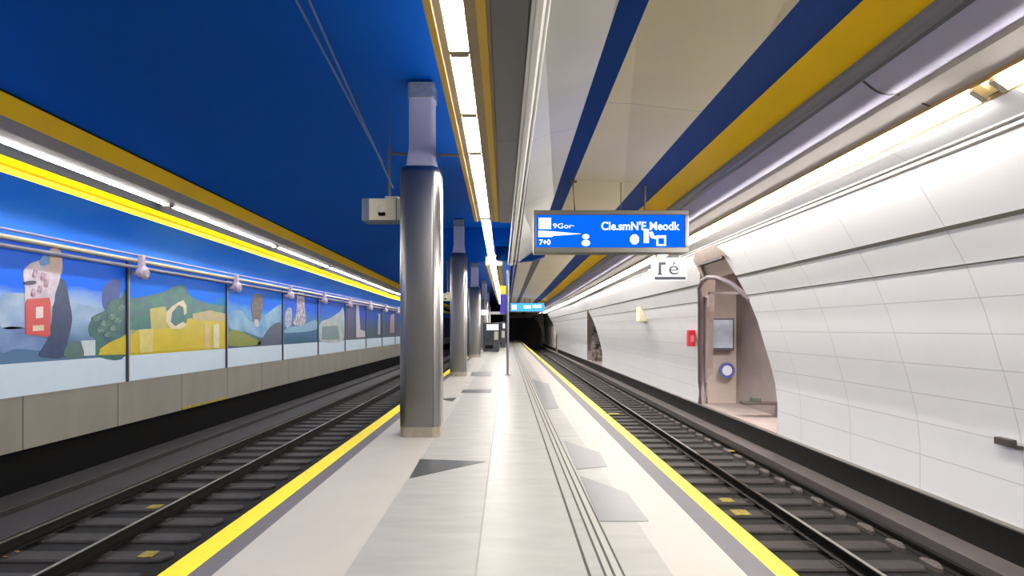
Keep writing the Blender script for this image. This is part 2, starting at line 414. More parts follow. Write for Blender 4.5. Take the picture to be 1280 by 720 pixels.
mb.loft([[(PX(3.3)-.08, y, 3.3), (PX(3.3)-.08, y, 3.36), (PX(3.3)+.3, y, 3.36), (PX(3.3)+.3, y, 3.3)] for y in (11.6, 13.1)])
rel(mb, ro).build('head_bar', mat('bar_dark', (70, 62, 62), .5), ro)
# plate surrounding the head of the opening, proud of the wall
mb = MB()
outl = [(13.3, 2.9), (13.25, 3.45), (12.9, 3.62), (11.75, 3.62), (11.5, 3.45), (11.35, 3.25), (11.6, 3.36), (12.95, 3.36)]
def wallpt(y, z, out=0): return (PX(z)-out, y, z)
ring0 = [wallpt(y, z, .0) for y, z in outl]; ring1 = [wallpt(y, z, .035) for y, z in outl]
mb.loft([ring0, ring1]); rel(mb, ro).build('head_plate', mat('head_plate_beige', (176, 160, 150), .5, noise=.1), ro)

mb = MB(); rws = [2.98, 3.1, 3.2, 3.3, 3.35]
mb.loft([[(PX(z)+.05, 11.61, z), (PX(z)+.05, far_edge(nn, z)-.01, z)] for z in rws], closed=False, caps=False)
rel(mb, ro).build('infill_panel', mat('infill_beige', (206, 190, 180), .5, noise=.06), ro)
# contents of the niche
yb = 16.05
po = empty('framed_poster', (6.75, yb, 1.0), 'pale blue framed notice poster hanging in the beige recess', 'poster')
rel(MB().box(6.40, 7.12, yb-.05, yb, 1.02, 2.02), po).build('poster_frame', mat('poster_frame_dark', (90, 92, 104), .4), po, bevel=.01)
rel(MB().box(6.45, 7.07, yb-.056, yb-.05, 1.1, 1.98), po).build('poster_sheet', mat('poster_blue', (214, 232, 250), .3, noise=.2, nscale=3), po)
cl = empty('round_dial', (6.85, yb, .36), 'round white dial with blue rim below the framed poster', 'dial')
def disc(r0, r1, y0, y1, cx, cz, n=28):
    m_ = MB(); R = []
    for (r, y) in ((r0, y0), (r1, y0), (r1, y1), (r0, y1)):
        R.append([(cx+r*math.cos(2*math.pi*k/n), y, cz+r*math.sin(2*math.pi*k/n)) for k in range(n)])
    m_.loft(R+[R[0]], caps=False); return m_
rel(disc(.16, .24, yb-.06, yb, 6.9, .40), cl).build('rim', mat('dial_blue', (84, 104, 176), .4), cl)
mb = MB(); mb.loft([[(6.9+.17*math.cos(2*math.pi*k/24), y, .40+.17*math.sin(2*math.pi*k/24)) for k in range(24)] for y in (yb, yb-.04)]); rel(mb, cl).build('face', mat('dial_white', (236, 238, 244), .4), cl)
sh = empty('wall_shelf', (6.8, 15.2, -.5), 'dark narrow shelf low down in the beige recess', 'shelf')
rel(MB().box(6.3, 7.3, 13.55, 13.85, -.32, -.25), sh).build('shelf_board', mat('shelf_dark', (92, 84, 82), .5), sh, bevel=.01)
rel(MB().box(6.55, 6.78, 13.62, 13.78, -.25, -.14), sh).build('small_box', mat('shelf_green', (96, 104, 100), .5), sh, bevel=.01)
hb = empty('red_box', (5.65, 15.7, 1.1), 'small red box projecting from the white wall beside the beige recess', 'box')
rel(MB().box(5.58, 5.77, 15.62, 15.85, 1.16, 1.66), hb).build('housing', mat('red_paint', (206, 32, 58), .4), hb, bevel=.012)
rel(MB().box(5.62, 5.72, 15.61, 15.62, 1.3, 1.5), hb).build('label_plate', mat('red_pale', (232, 130, 140), .4), hb)
rp = MB().box(6.3, 6.42, 16.1, 16.18, .9, 2.3); tag(rp.build('red_hose_case', mat('red_case', (214, 96, 116), .5), bevel=.02), 'narrow pinkish red case standing upright inside the beige recess', 'case')
nl = empty('recess_fill', (6.8, 12.3, 3.28), 'added fill light brightening the inside of the beige recess', 'light')  # added fill without a visible source, lifts the recess interior
MB().box(-.25, .25, -.4, .4, .0, .1).build('housing', mat('box_cream', (226, 220, 190), .5), nl)
MB().box(-.22, .22, -.37, .37, -.02, .0).build('diffuser', emis('recess_fill_glow', (255, 244, 238), 130), nl)
# speckled things in the second recess
yb2 = 6.14/.1578
eq = empty('equipment_rack', (6.8, yb2-1.6, -.66), 'grey speckled equipment rack inside the farther wall recess', 'rack')
rel(MB().box(6.2, 7.2, 37.0, 37.3, -.66, 1.9), eq).build('rack_body', mat('rack_speckle', (188, 180, 176), .5, rgb2=(70, 66, 64), nscale=5), eq)
for zz, xx in ((1.5, 6.5), (.9, 6.8), (.3, 6.45), (-.2, 6.85)):
    rel(MB().box(xx, xx+.22, 36.92, 37.0, zz, zz+.3), eq).build('control_unit', mat('rack_dark', (60, 58, 58), .5), eq)

# small box on the wall
bx = empty('wall_box', (5.5, 20.7, 2.0), 'small cream speaker box mounted on the white wall', 'speaker')
rel(MB().box(5.33, 5.62, 20.5, 21.05, 1.98, 2.58), bx).build('housing', mat('box_cream', (226, 220, 190), .5), bx, bevel=.03)
rel(MB().box(5.38, 5.54, 20.49, 20.5, 2.06, 2.5), bx).build('grille', mat('box_grille', (238, 230, 200), .6, noise=.2, nscale=40), bx)
# bracket close by on the right
wb = empty('wall_bracket', (6.1, 6.2, .3), 'small dark metal bracket fixed low on the white wall', 'bracket')
rel(MB().box(6.03, 6.14, 6.12, 6.34, .28, .37), wb).build('bracket_body', mat('bracket_dark', (96, 86, 84), .5, metal=.4), wb, bevel=.01)
rel(MB().box(6.06, 6.14, 6.04, 6.12, .27, .31), wb).build('bracket_tongue', mat('bracket_dark', (96, 86, 84), .5, metal=.4), wb)

# ---- far end: portal, narrower tunnel, end wall
M_portal = mat('portal_white', (226, 220, 212), .5, noise=.05)
mb = MB()
mb.box(6.0, 6.7, 60.9, 61.6, -1.3, 4.6, 0)             # pilaster
mb.box(.9, 6.7, 60.9, 61.6, 3.75, 4.6, 0)              # lintel
S(mb.build('wall_portal', M_portal), 'white portal closing the station at the tunnel')
mb = MB(); mb.box(5.92, 6.0, 60.85, 61.4, -.68, 3.75).box(.9, 6.0, 60.85, 61.4, 3.67, 3.75)
S(mb.build('trim_14', mat('portal_edge', (60, 58, 60), .5)), 'dark edge framing the white portal')
mb = MB()
mb.add([(6.6, 61, -.7), (6.3, Y1, -.7), (6.1, Y1, 4.5), (6.4, 61, 4.5)], [(0, 1, 2, 3)], 0)
S(mb.build('wall_tunnel', mat('tunnel_wall_marked', (214, 208, 200), .6, rgb2=(150, 142, 136), nscale=1.2)), 'pale marked tunnel wall beyond the portal')
# end wall with arched mouth
ac, aw, ah = 3.1, 2.35, 3.6
out = [(ac-aw, -1.4)]+[(ac-aw*math.cos(math.pi*k/16), .9+(ah-.9)*math.sin(math.pi*k/16)) for k in range(17)]+[(ac+aw, -1.4)]
mb = MB(); n = len(out)
outer = []
for k, (x, z) in enumerate(out):
    if k == 0: outer.append((-.6, -1.4))
    elif k == n-1: outer.append((7.4, -1.4))
    else:
        t = (k-1)/(n-3); outer.append((-.6+8*t, 6.2))
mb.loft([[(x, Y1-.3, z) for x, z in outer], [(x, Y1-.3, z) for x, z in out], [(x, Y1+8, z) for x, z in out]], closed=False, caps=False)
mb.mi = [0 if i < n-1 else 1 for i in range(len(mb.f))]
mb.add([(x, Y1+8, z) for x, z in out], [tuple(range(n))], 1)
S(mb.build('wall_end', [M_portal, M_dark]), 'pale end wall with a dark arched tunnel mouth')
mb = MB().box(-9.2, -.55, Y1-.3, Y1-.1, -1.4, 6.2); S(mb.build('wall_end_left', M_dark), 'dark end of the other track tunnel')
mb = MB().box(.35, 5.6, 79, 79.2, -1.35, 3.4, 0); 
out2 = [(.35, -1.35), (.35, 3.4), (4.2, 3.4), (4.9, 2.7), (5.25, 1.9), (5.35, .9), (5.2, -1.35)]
S(MB().prism(out2, 'y', 79, 79.3).build('tunnel_mouth_shade', M_dark), 'black sheet painting the darkness of the tunnel mouth, with rounded corner')  # flat black sheet in place of the tunnel mouth's darkness
tn = empty('tunnel_fill', (3.4, 66, 4.3), 'added fill light brightening the tunnel wall past the white portal', 'light')  # added fill, no such fitting seen; lightens the tunnel wall
MB().box(-.1, .1, -1.5, 1.5, 0, .1).build('housing', mat('box_cream', (226, 220, 190), .5), tn)
MB().box(-.08, .08, -1.4, 1.4, -.04, 0).build('diffuser', emis('tunnel_fill_glow', (255, 246, 236), 300), tn)
# back of the station behind the viewpoint
mb = MB().box(-9.2, 6.8, Y0-.2, Y0, -1.5, 6.2); S(mb.build('wall_back', mat('wall_back_grey', (190, 190, 190), .5)), 'grey end wall behind the viewpoint')

# ---- transverse blue beam and its return
zc = LP(B1l, 17)[2]
mb = MB()
mb.prism([(-.35, 4.2), (-.35, 4.0), (.2, 3.93), (.9, 3.98), (1.28, 4.12), (1.28, 4.45), (-.35, 4.45)], 'y', 17.0, 17.35)
S(mb.build('trim_15', M_blue2), 'blue beam crossing the ceiling beyond the sign')
mb = MB().box(-2.5, .37, 20.2, 20.4, 4.35, 5.7); S(mb.build('ceiling_beam', M_blue), 'blue downstand of the vaulted ceiling')

# ================================================================ THINGS
# ---- ceiling pipes
def pipe(name, x0, x1, z0, z1, r, m, lab):
    ya, yb_ = 1.5, 17
    o_ = MB().tube([(x0, -2, z0+.1), (x0, 2, z0+.05), (x1, yb_, z1)], r).build(name, m, smooth=True)
    return tag(o_, lab, 'pipe', 'white pipes along the ceiling seam')
def pp(px0, py0, px1, py1, z):
    return
M_pipe = mat('pipe_white', (224, 222, 216), .35)
def px_pt(px, py, Y): return ((px-VX)*Y/F, Y, H+(VY-py)*Y/F)
for (pa, pb, r, m, lab) in [((668, 637), None, .022, M_pipe, 'thin white pipe, beside the dark grey ceiling band'), ((677, 641), None, .05, M_pipe, 'thick white pipe in the middle of the ceiling seam'), ((686, 646), None, .022, M_pipe, 'thin white pipe, beside the pale grey ceiling panels')]:
    a = px_pt(pa[0], 0, 4.42); b_ = px_pt(pa[1], 314, 14.9)
    a = Vector(a); b_ = Vector(b_); d = (b_-a)/(b_.y-a.y)
    st = a+d*(2.0-a.y); en = a+d*(17.0-a.y)
    tag(MB().tube([st, a, en], r).build('ceiling_pipe', m, smooth=True), lab, 'pipe')
mb = MB(); strip(mb, [(.2, 3.12, 445), (.2, 3.17, 445), (.375, 3.17, 445), (.375, 3.1, 445)], Ya)
S(mb.build('trim_16', mat('pipe_recess', (120, 118, 114), .5)), 'shallow recess holding the ceiling pipes')

# ---- light trough
def tl(r, up=0.): return (r*3.1, 3.1+up, 444)
tr = empty('light_trough', (-.4, 0, 4.7), 'long bronze and gold light trough over the platform with glowing panels', 'ceiling light')
yt = [-6, 5, 11.9]
def trough(tr, ys, seg):
    mb = MB(); strip(mb, [tl(-.2376, .2), tl(-.2376), tl(-.216)], ys, 0); strip(mb, [tl(-.088, .0), tl(-.06, .0)], ys, 0); rel(mb, tr).build('gold_rib', M_gold, tr)
    mb = MB(); strip(mb, [tl(-.216), tl(-.212, .015), tl(-.19, .03), tl(-.187, .09)], ys); strip(mb, [tl(-.126, .09), tl(-.124, .02), tl(-.088)], ys); strip(mb, [tl(-.06), tl(-.058, .012), tl(-.047)], ys)
    strip(mb, [tl(-.2376, .2), tl(-.2376, .32), tl(-.047, .32), tl(-.047)], ys)
    rel(mb, tr).build('trough_body', M_brown, tr)
    mb = MB()
    rings = [[LP(l, y) for l in (tl(-.2376), tl(-.216), tl(-.2, .1), tl(-.1, .1), tl(-.047), tl(-.047, .32), tl(-.2376, .32))] for y in (ys[-1]-.03, ys[-1])]
    mb.loft(rings); rel(mb, tr).build('end_cap', M_brown, tr)
    for a, b in seg:
        mb = MB(); rings = [[LP(tl(-.187, .035), y), LP(tl(-.126, .035), y), LP(tl(-.126, .08), y), LP(tl(-.187, .08), y)] for y in (a+.05, b-.05)]
        mb.loft(rings); rel(mb, tr).build('diffuser', M_lamp, tr)
        mb = MB(); rings = [[LP(tl(-.187, .03), y), LP(tl(-.126, .03), y), LP(tl(-.126, .08), y), LP(tl(-.187, .08), y)] for y in (b-.05, b+.05)]
        mb.loft(rings); rel(mb, tr).build('divider', M_brown, tr)
js = [-4.9, -3.6, -2.3, -1., .3, 1.5, 2.75, 4.05, 5.33, 6.7, 7.96, 9.28, 10.5, 11.7]
trough(tr, yt, list(zip(js, js[1:])))
def vault_fill(tr, ys):  # added glowing strip hidden on the trough top, brightens the blue vault
    mb = MB(); rings = [[LP(l, y) for l in (tl(-.17, .33), tl(-.11, .33), tl(-.11, .37), tl(-.17, .37))] for y in ys]
    mb.loft(rings); rel(mb, tr).build('vault_fill', M_vault_fill, tr)
M_vault_fill = emis('vault_fill_glow', (255, 250, 240), L_VAULT_FILL)
vault_fill(tr, yt)
# bare light box between the two troughs
lb = empty('light_box', (-.5, 14.5, 3.9), 'narrow bare white light box bridging the two light troughs', 'ceiling light')
for a, b in ((12.0, 14.0), (14.1, 16.0), (16.1, 17.8)):
    mb = MB(); rings = [[LP(tl(-.178, .0), y), LP(tl(-.13, .0), y), LP(tl(-.13, .05), y), LP(tl(-.178, .05), y)] for y in (a, b)]
    mb.loft(rings); rel(mb, lb).build('diffuser', M_lamp, lb)
mb = MB(); rings = [[LP(tl(-.19, .05), y), LP(tl(-.12, .05), y), LP(tl(-.12, .16), y), LP(tl(-.19, .16), y)] for y in (11.9, 17.0, 17.9)]
mb.loft(rings); rel(mb, lb).build('housing', M_pipe, lb)
# second trough, farther away
tr2 = empty('light_trough', (-.4, 26, 3.9), 'farther bronze light trough beyond the blue beam', 'ceiling light')
trough(tr2, [18, 26, 48], [(18.2+2*i, 20.2+2*i) for i in range(14)]); vault_fill(tr2, [18, 26, 48])

# ---- right and left light strips: each lamp a thing
segs = [(-6.5, -.6), (-.5, 4.55), (4.75, 14.6), (14.9, 24.9), (25.2, 35), (35.3, 47), (47.3, 60)]
for i, (a, b) in enumerate(segs):
    e = empty('strip_light', (4.37, a, LP(LB, a)[2]), '', 'ceiling light', 'warm strip lights above the white wall')
    e['label'] = ['strip light over the white wall, behind the viewpoint', 'strip light at the frame corner above the white wall', 'longest looking glowing strip light above the white wall and grey rib', 'strip light above the wall beyond the blue screen', 'strip light above the second wall recess', 'far strip light past the second wall recess', 'farthest strip light before the white portal'][i]
    mb = MB(); rings = [[LP((4.43, 2.16, 417), y), LP((4.32, 2.24, 417), y), LP((4.345, 2.30, 417), y), LP((4.45, 2.22, 417), y)] for y in yrange(a, b)]
    mb.loft(rings); rel(mb, e).build('diffuser', M_lampR, e)
    for y in (a, b):
        mb = MB().loft([[LP((4.44, 2.15, 417), yy), LP((4.31, 2.235, 417), yy), LP((4.345, 2.32, 417), yy), LP((4.46, 2.23, 417), yy)] for yy in (y-.03, y+.03)])
        rel(mb, e).build('end_cap', mat('lamp_cap', (214, 206, 186), .5), e)
segs = [(-6.5, -.2), (-.1, 5.8), (5.9, 11.6), (11.75, 17.0), (17.15, 22), (22.2, 28), (28.2, 35), (35.2, 46), (46.2, 58)]
for i, (a, b) in enumerate(segs):
    e = empty('tube_light', (-7.72, a, LP((-7.72, 3, 420), a)[2]), '', 'ceiling light', 'white tube lights above the yellow cornice')
    e['label'] = ['tube light over the cornice, well behind the viewpoint', 'tube light over the cornice beside the viewpoint', 'tube light over the cornice above the mural with the red bag', 'tube light over the cornice above the yellow mural', 'tube light over the cornice above the mural with the brown figure', 'tube light over the cornice above the mural with the white figure', 'tube light over the cornice above the white hill mural', 'far tube light over the cornice beyond the white hill', 'last tube light over the cornice before the tunnel'][i]
    mb = MB(); rings = [[LP((-7.775+.038*math.cos(t), 2.975+.03+.0*t+.02*math.sin(t), 420), y) for t in [2*math.pi*k/10 for k in range(10)]] for y in yrange(a, b)]
    rings = [[(x+.06, yy, z-.03) for x, yy, z in r] for r in rings]
    mb.loft(rings); rel(mb, e).build('tube', M_lampL, e, smooth=True)
    for y in (a-.02, b+.02):
        mb = MB().box(-7.79, -7.63, y-.03, y+.03, LP((0, 2.94, 420), y)[2], LP((0, 3.02, 420), y)[2]); rel(mb, e).build('socket', M_gface, e)

# ---- steel columns
def rrect(cx, cy, wx, wy, r, z, n=6):
    pts_ = []
    for sx, sy, a0 in ((1, 1, 0), (-1, 1, 90), (-1, -1, 180), (1, -1, 270)):
        for k in range(n+1):
            a = math.radians(a0+90*k/n); pts_.append((cx+sx*(wx/2-r)+r*math.cos(a), cy+sy*(wy/2-r)+r*math.sin(a), z))
    return pts_
def column(px0, px1, Y, ztop, zcap, label, sx=.52):
    X0, X1 = (px0-VX)*Y/F, (px1-VX)*Y/F
    cx = (X0+X1)/2; wd = X1-X0; dp = .56; cy = Y+dp/2
    e = empty('steel_column', (cx, cy, 0), label, 'column', 'steel-clad columns along the platform')
    mb = MB().loft([rrect(0, 0, wd, dp, .13, .16), rrect(0, 0, wd, dp, .13, ztop-.12), rrect(0, 0, wd-.03, dp-.03, .13, ztop-.04), rrect(0, 0, wd-.1, dp-.1, .12, ztop)])
    mb.build('cladding', M_steel, e, smooth=True)
    MB().loft([rrect(0, 0, wd-.012, dp-.012, .125, 0), rrect(0, 0, wd-.012, dp-.012, .125, .16)]).build('skirting', M_steel2, e, smooth=True)
    MB().box(wd/2-.105, wd/2-.095, -dp/2-.004, -dp/2+.02, .16, ztop-.15).build('cladding_seam', mat('seam_steel', (90, 86, 84), .5, metal=.6), e)
    ws = wd*.62; sxo = .01
    MB().loft([rrect(sxo, 0, ws+.09, .42, .06, ztop-.02), rrect(sxo, 0, ws+.05, .38, .06, ztop+.14), rrect(sxo, 0, ws, .34, .06, ztop+.3), rrect(sxo, 0, ws, .34, .06, zcap-.25)]).build('shaft', M_shaft, e, smooth=True)
    mb = MB().loft([rrect(sxo, 0, ws+.03, .37, .05, zcap-.3), rrect(sxo, 0, ws+.03, .37, .05, zcap-.05), ])
    top = rrect(sxo, 0, ws+.03, .37, .05, zcap-.05)
    mb.build('shaft_cap', M_cap, e, bevel=.01)
    mb = MB().loft([rrect(sxo, 0, ws-.05, .28, .05, zcap-.06), rrect(sxo, 0, ws-.05, .28, .05, 5.72)])
    mb.build('ceiling_collar', M_blue2, e)
    return e
column(498, 549.5, 8.0, 4.27, 5.66, 'nearest tall brushed steel column with a pale lavender neck')
column(562, 583, 18.3, 4.43, 5.68, 'second brushed steel column, just behind the nearest one')
column(585, 600.5, 30.5, 4.2, 5.68, 'third brushed steel column, with a white neck', .5)
column(600, 610, 41.5, 4.1, 5.68, 'fourth brushed steel column, behind the vending machine')
column(606, 613, 53, 4.1, 5.68, 'fifth steel column, mostly behind the vending machine')

# ---- big blue screen sign
def text_mesh(txt, size, loc, parent, m, name='lettering', sx=1., align='LEFT', bold=.0):
    cu = bpy.data.curves.new('t', 'FONT'); cu.body = txt; cu.size = size; cu.extrude = .003; cu.align_x = align; cu.offset = bold
    to = bpy.data.objects.new('t', cu); COL.objects.link(to); bpy.context.view_layer.update()
    me = bpy.data.meshes.new_from_object(to.evaluated_get(bpy.context.evaluated_depsgraph_get()))
    bpy.data.objects.remove(to)
    for v in me.vertices: x, y, z = v.co; v.co = (x*sx, -z, y)
    me.materials.clear(); me.materials.append(m)
    o_ = bpy.data.objects.new(name, me); COL.objects.link(o_); o_.parent = parent; o_.location = loc; return o_
YS = 9.6
sx0, sx1 = (667-VX)*YS/F, (861-VX)*YS/F; sz1, sz0 = H+(VY-262.5)*YS/F, H+(VY-316)*YS/F
M_sgrey = mat('sign_frame_grey', (108, 107, 102), .4, metal=.4)
M_sblue = emis('screen_blue', (10, 96, 255), 1.0)
M_swhite = emis('screen_white', (235, 245, 255), 1.3)
cxs = (sx0+sx1)/2
sg = empty('information_screen', (cxs, YS+.15, sz0), 'wide blue information screen with white lettering hanging above the platform', 'sign')
W, HH = sx1-sx0, sz1-sz0; k = YS/F
mb = MB(); t = .09
mb.box(-W/2, W/2, -.15, .15, 0, .105).box(-W/2, W/2, -.15, .15, HH-.09, HH).box(-W/2, -W/2+.05, -.15, .15, .105, HH-.09).box(W/2-.075, W/2, -.15, .15, .105, HH-.09).box(-W/2+.05, W/2-.075, -.1, .1, .1, HH-.09)
mb.build('screen_frame', M_sgrey, sg, bevel=.012)
sc_ = MB().box(-W/2+.052, W/2-.077, -.125, -.1, .107, HH-.092).build('screen', M_sblue, sg)
def sp(x, y): return ((x-VX)*k-cxs, H+(VY-y)*k-sz0)
def srect(x0, y0, x1, y1, name='symbol_block'):
    a = sp(x0, y1); b = sp(x1, y0); return MB().box(a[0], b[0], -.132, -.125, a[1], b[1]).build(name, M_swhite, sc_)
srect(673.5, 272, 689, 286); 
a = [sp(*p) for p in [(673, 288), (692, 289), (714, 291), (727, 292), (714, 293), (692, 294.5), (690, 296), (673, 296)]]
MB().prism(a, 'y', -.132, -.125).build('symbol_arrow', M_swhite, sc_)
text_mesh('7+0', .135, (sp(674, 305.5)[0], -.128, sp(674, 305.5)[1]), sc_, M_swhite, sx=1.0, bold=.004)
text_mesh('9Gor\u00b7', .13, (sp(691, 285)[0], -.128, sp(691, 285)[1]), sc_, M_swhite, sx=1.3)
text_mesh("Cle.smN'E Meodk", .215, (sp(751.5, 287)[0], -.128, sp(751.5, 287)[1]), sc_, M_swhite, sx=.93, bold=.004)
for (cxp, cyp, r) in ((732.5, 295.5, .065), (732.5, 303.5, .08)):
    c0 = sp(cxp, cyp); MB().prism([(c0[0]+r*math.cos(t_), c0[1]+r*.75*math.sin(t_)) for t_ in [2*math.pi*q/16 for q in range(16)]], 'y', -.132, -.125).build('symbol_dot', M_swhite, sc_)
c0 = sp(793.5, 299)
MB().prism([(c0[0]+.09*math.cos(t_), c0[1]+.1*math.sin(t_)) for t_ in [2*math.pi*(q+.5)/8 for q in range(8)]], 'y', -.132, -.125).build('symbol_octagon', M_swhite, sc_)
srect(805, 286, 811.5, 303.5, 'symbol_bar')
a = [sp(*p) for p in [(812, 290), (816, 289), (818, 294), (822, 296), (821, 299), (814, 297)]]; MB().prism(a, 'y', -.132, -.125).build('symbol_stroke', M_swhite, sc_)
b2 = [sp(821, 307), sp(833, 294)]
MB().box(b2[0][0], b2[1][0], -.132, -.125, b2[0][1], b2[0][1]+.03).box(b2[0][0], b2[1][0], -.132, -.125, b2[1][1]-.05, b2[1][1]).box(b2[0][0], b2[0][0]+.035, -.132, -.125, b2[0][1], b2[1][1]).box(b2[1][0]-.035, b2[1][0], -.132, -.125, b2[0][1], b2[1][1]).build('symbol_frame', M_swhite, sc_)
# hanger of the screen
zb = H+(VY-215.5)*k; cz = LP(B2l, YS)[2]
M_rodd = mat('rod_dark', (84, 74, 52), .4, metal=.3)
xa, xb_ = (725-VX)*k-cxs, (779-VX)*k-cxs
MB().box(xa, xb_, -.03, .03, zb-sz0-.03, 4.62-sz0-.01).build('hanger_bar', M_rodd, sg)
MB().tube([(xb_-.01, 0, HH-.01), (xb_-.01, 0, zb-sz0)], .009).build('hanger_rod', M_rodd, sg)
MB().tube([((720-VX)*k-cxs, 0, HH-.01), ((717-VX)*k-cxs, 0, zb-sz0-.1), (xa, 0, zb-sz0)], .016).tube([((716-VX)*k-cxs, -.02, zb-sz0-.13), ((722-VX)*k-cxs, -.02, zb-sz0-.13)], .03).build('hanger_rod', M_rodd, sg)
xr = (809-VX)*k-cxs
MB().tube([(xr, 0, HH-.01), (xr, 0, 4.45-sz0)], .018).build('hanger_rod', M_rod, sg)

# second screen, farther
YS2 = 43.6
s2 = empty('information_screen', ((659-VX)*YS2/F, YS2, 3.13), 'small far blue screen hanging in front of the tunnel', 'sign')
MB().box(-1.47, 1.47, -.15, .15, 0, .78).build('screen_frame', M_sgrey, s2, bevel=.01)
p2 = MB().box(-1.42, 1.42, -.18, -.15, .06, .74).build('screen', emis('screen_cyan', (70, 160, 255), 1.3), s2)
for q in ((-.3, .3, .3, .55), (.45, 1.2, .35, .6), (-1.3, -.9, .2, .6)): MB().box(q[0], q[1], -.19, -.18, q[2], q[3]).build('lettering', M_swhite, p2)
for x in (-.2, .25, .9): MB().tube([(x, 0, .78), (x, 0, 1.4)], .03).build('hanger_rod', M_rodd, s2)

# ---- platform sign with two dark characters
YT = 11.0; kt = YT/F
BX, BZ = 3.5, 2.7
ts = empty('direction_board', (BX, YT, BZ), 'white board with dark characters over a dark bar below the blue screen', 'sign')
def tp(x, y): return ((x-VX)*kt-BX, H+(VY-y)*kt-BZ)
a, b = tp(814, 351), tp(858, 322)
MB().box(a[0], b[0], 0, .04, a[1], b[1]).build('board', mat('board_white', (240, 242, 250), .4), ts, bevel=.006)
M_ink = mat('ink_slate', (40, 48, 64), .5)
a, b = tp(818.5, 349.5), tp(857, 346); MB().box(a[0], b[0], -.008, 0, a[1], b[1]).build('underline_bar', M_ink, ts)
a, b = tp(823.5, 343.5), tp(826.5, 328); c, d = tp(823.5, 331), tp(832, 327.5)
MB().box(a[0], b[0], -.008, 0, a[1], b[1]).box(c[0], d[0], -.009, 0, c[1], d[1]).box(a[0]-.02, b[0]+.02, -.008, 0, a[1]-.0, a[1]+.03).build('character', M_ink, ts)
text_mesh('\u00e9', .40, (tp(835, 343.5)[0], -.004, tp(836, 343)[1]), ts, M_ink, name='character', sx=1.25)
MB().tube([(tp(822, 322)[0], .02, tp(822, 322)[1]), (tp(822, 322)[0], .02, 1.5)], .012).tube([(tp(850, 322)[0], .02, tp(850, 322)[1]), (tp(850, 322)[0], .02, 1.38)], .012).build('hanger_rod', M_pipe, ts)

# ---- hanging box lamp and cables
YU = 8.4; ku = YU/F
def up(x, y): return ((x-VX)*ku, H+(VY-y)*ku)
def hang_unit(loc, label):
    e = empty('hanging_camera_box', loc, label, 'camera housing')
    w2, h2 = .33, .19
    MB().box(-w2, w2, .02, .34, -h2, h2).build('housing', mat('unit_grey', (120, 132, 150), .4, metal=.2), e, bevel=.02)
    MB().box(-w2+.13, w2-.08, 0, .02, -h2+.01, h2-.01).build('front_plate', mat('unit_cream', (238, 230, 196), .45), e, bevel=.008)
    MB().box(w2-.06, w2+.01, 0, .1, -h2+.01, h2-.01).build('side_plate', mat('unit_cream2', (222, 214, 160), .45), e, bevel=.008)
    mb = MB(); R = []
    for q in range(6):
        ph = math.pi/2*q/5; r = .08*math.cos(ph)+.002; R.append([(.02+r*math.cos(t_), -.09*math.sin(ph), -.01+r*math.sin(t_)) for t_ in [2*math.pi*p/16 for p in range(16)]])
    mb.loft(R); mb.build('lens_dome', mat('dome_cream', (230, 226, 206), .3), e, smooth=True)
    MB().box(-.03, .08, -.06, 0, -.115, -.06).build('lens_slot', M_black, e, bevel=.01)
    MB().box(.05, .28, .08, .26, h2, h2+.05).build('top_mount', mat('unit_cream', (238, 230, 196), .45), e, bevel=.01)
    return e
u = hang_unit((-2.11, 8.6, 3.71), 'cream and grey camera box hanging beside the nearest steel column')
(xp, zp0), (_, zp1) = up(480, 208), up(480, 243)
MB().tube([(.11, .15, .19), (.11, .15, 1.1)], .02).build('drop_rod', M_rod, u)
MB().tube([(.11, .15, 1.1), (.11, .15, 1.93)], .007).build('suspension_wire', M_rod, u)
u2 = hang_unit((-2.9, 24.2, 3.2), 'far camera box seen between the first and second steel columns')
MB().tube([(.11, .15, .19), (.11, .15, 2.5)], .02).build('drop_rod', M_rod, u2)
zr = H+(VY-194)*8.75/F
tag(MB().tube([(-1.99, 8.755, zr+.03), (-.74, 8.76, zr)], .022).build('support_rod', M_rod, smooth=True), 'thin horizontal rod joining camera box cables to the light trough', 'rod')
M_cable = mat('cable_blue_grey', (92, 116, 160), .5)
for (q0, q1, lab) in (((370, 0), (478, 203), 'thin cable on the blue ceiling, outer of the pair'), ((386, 0), (491, 235), 'thin cable on the blue ceiling, inner of the pair')):
    a = Vector(px_pt(q0[0], 0, 5.95)); b_ = Vector(px_pt(q1[0], q1[1], 8.7))
    tag(MB().tube([(a.x-.25, 4.2, 5.55), a, b_], .014).build('ceiling_cable', M_cable, smooth=True), lab, 'cable')

# ---- pole with flag sign, vending machines, bin
pl = empty('sign_pole', (.05, 18.8, 0), 'slim grey pole standing in the middle of the platform', 'pole')
MB().tube([(0, 0, .03), (0, 0, 3.85)], .045, 12).build('pole', mat('pole_grey', (128, 130, 140), .35, metal=.5), pl, smooth=True)
MB().box(-.1, .1, -.1, .1, 0, .03).build('base_plate', mat('pole_grey', (128, 130, 140), .35, metal=.5), pl, bevel=.008)
fs = empty('flag_sign', (-.12, 18.8, 2.3), 'narrow violet blue flag sign fixed to the slim pole', 'sign')
MB().box(-.11, .11, -.03, .03, -.05, .66).build('panel', mat('flag_violet', (58, 50, 180), .4), fs, bevel=.008)
MB().box(-.11, .11, -.035, .035, .66, .98).build('top_panel', mat('flag_yellow', (230, 200, 20), .4), fs, bevel=.008)
MB().box(.11, .124, -.015, .015, .1, .14).box(.11, .124, -.015, .015, .5, .54).build('clamp', M_rod, fs)
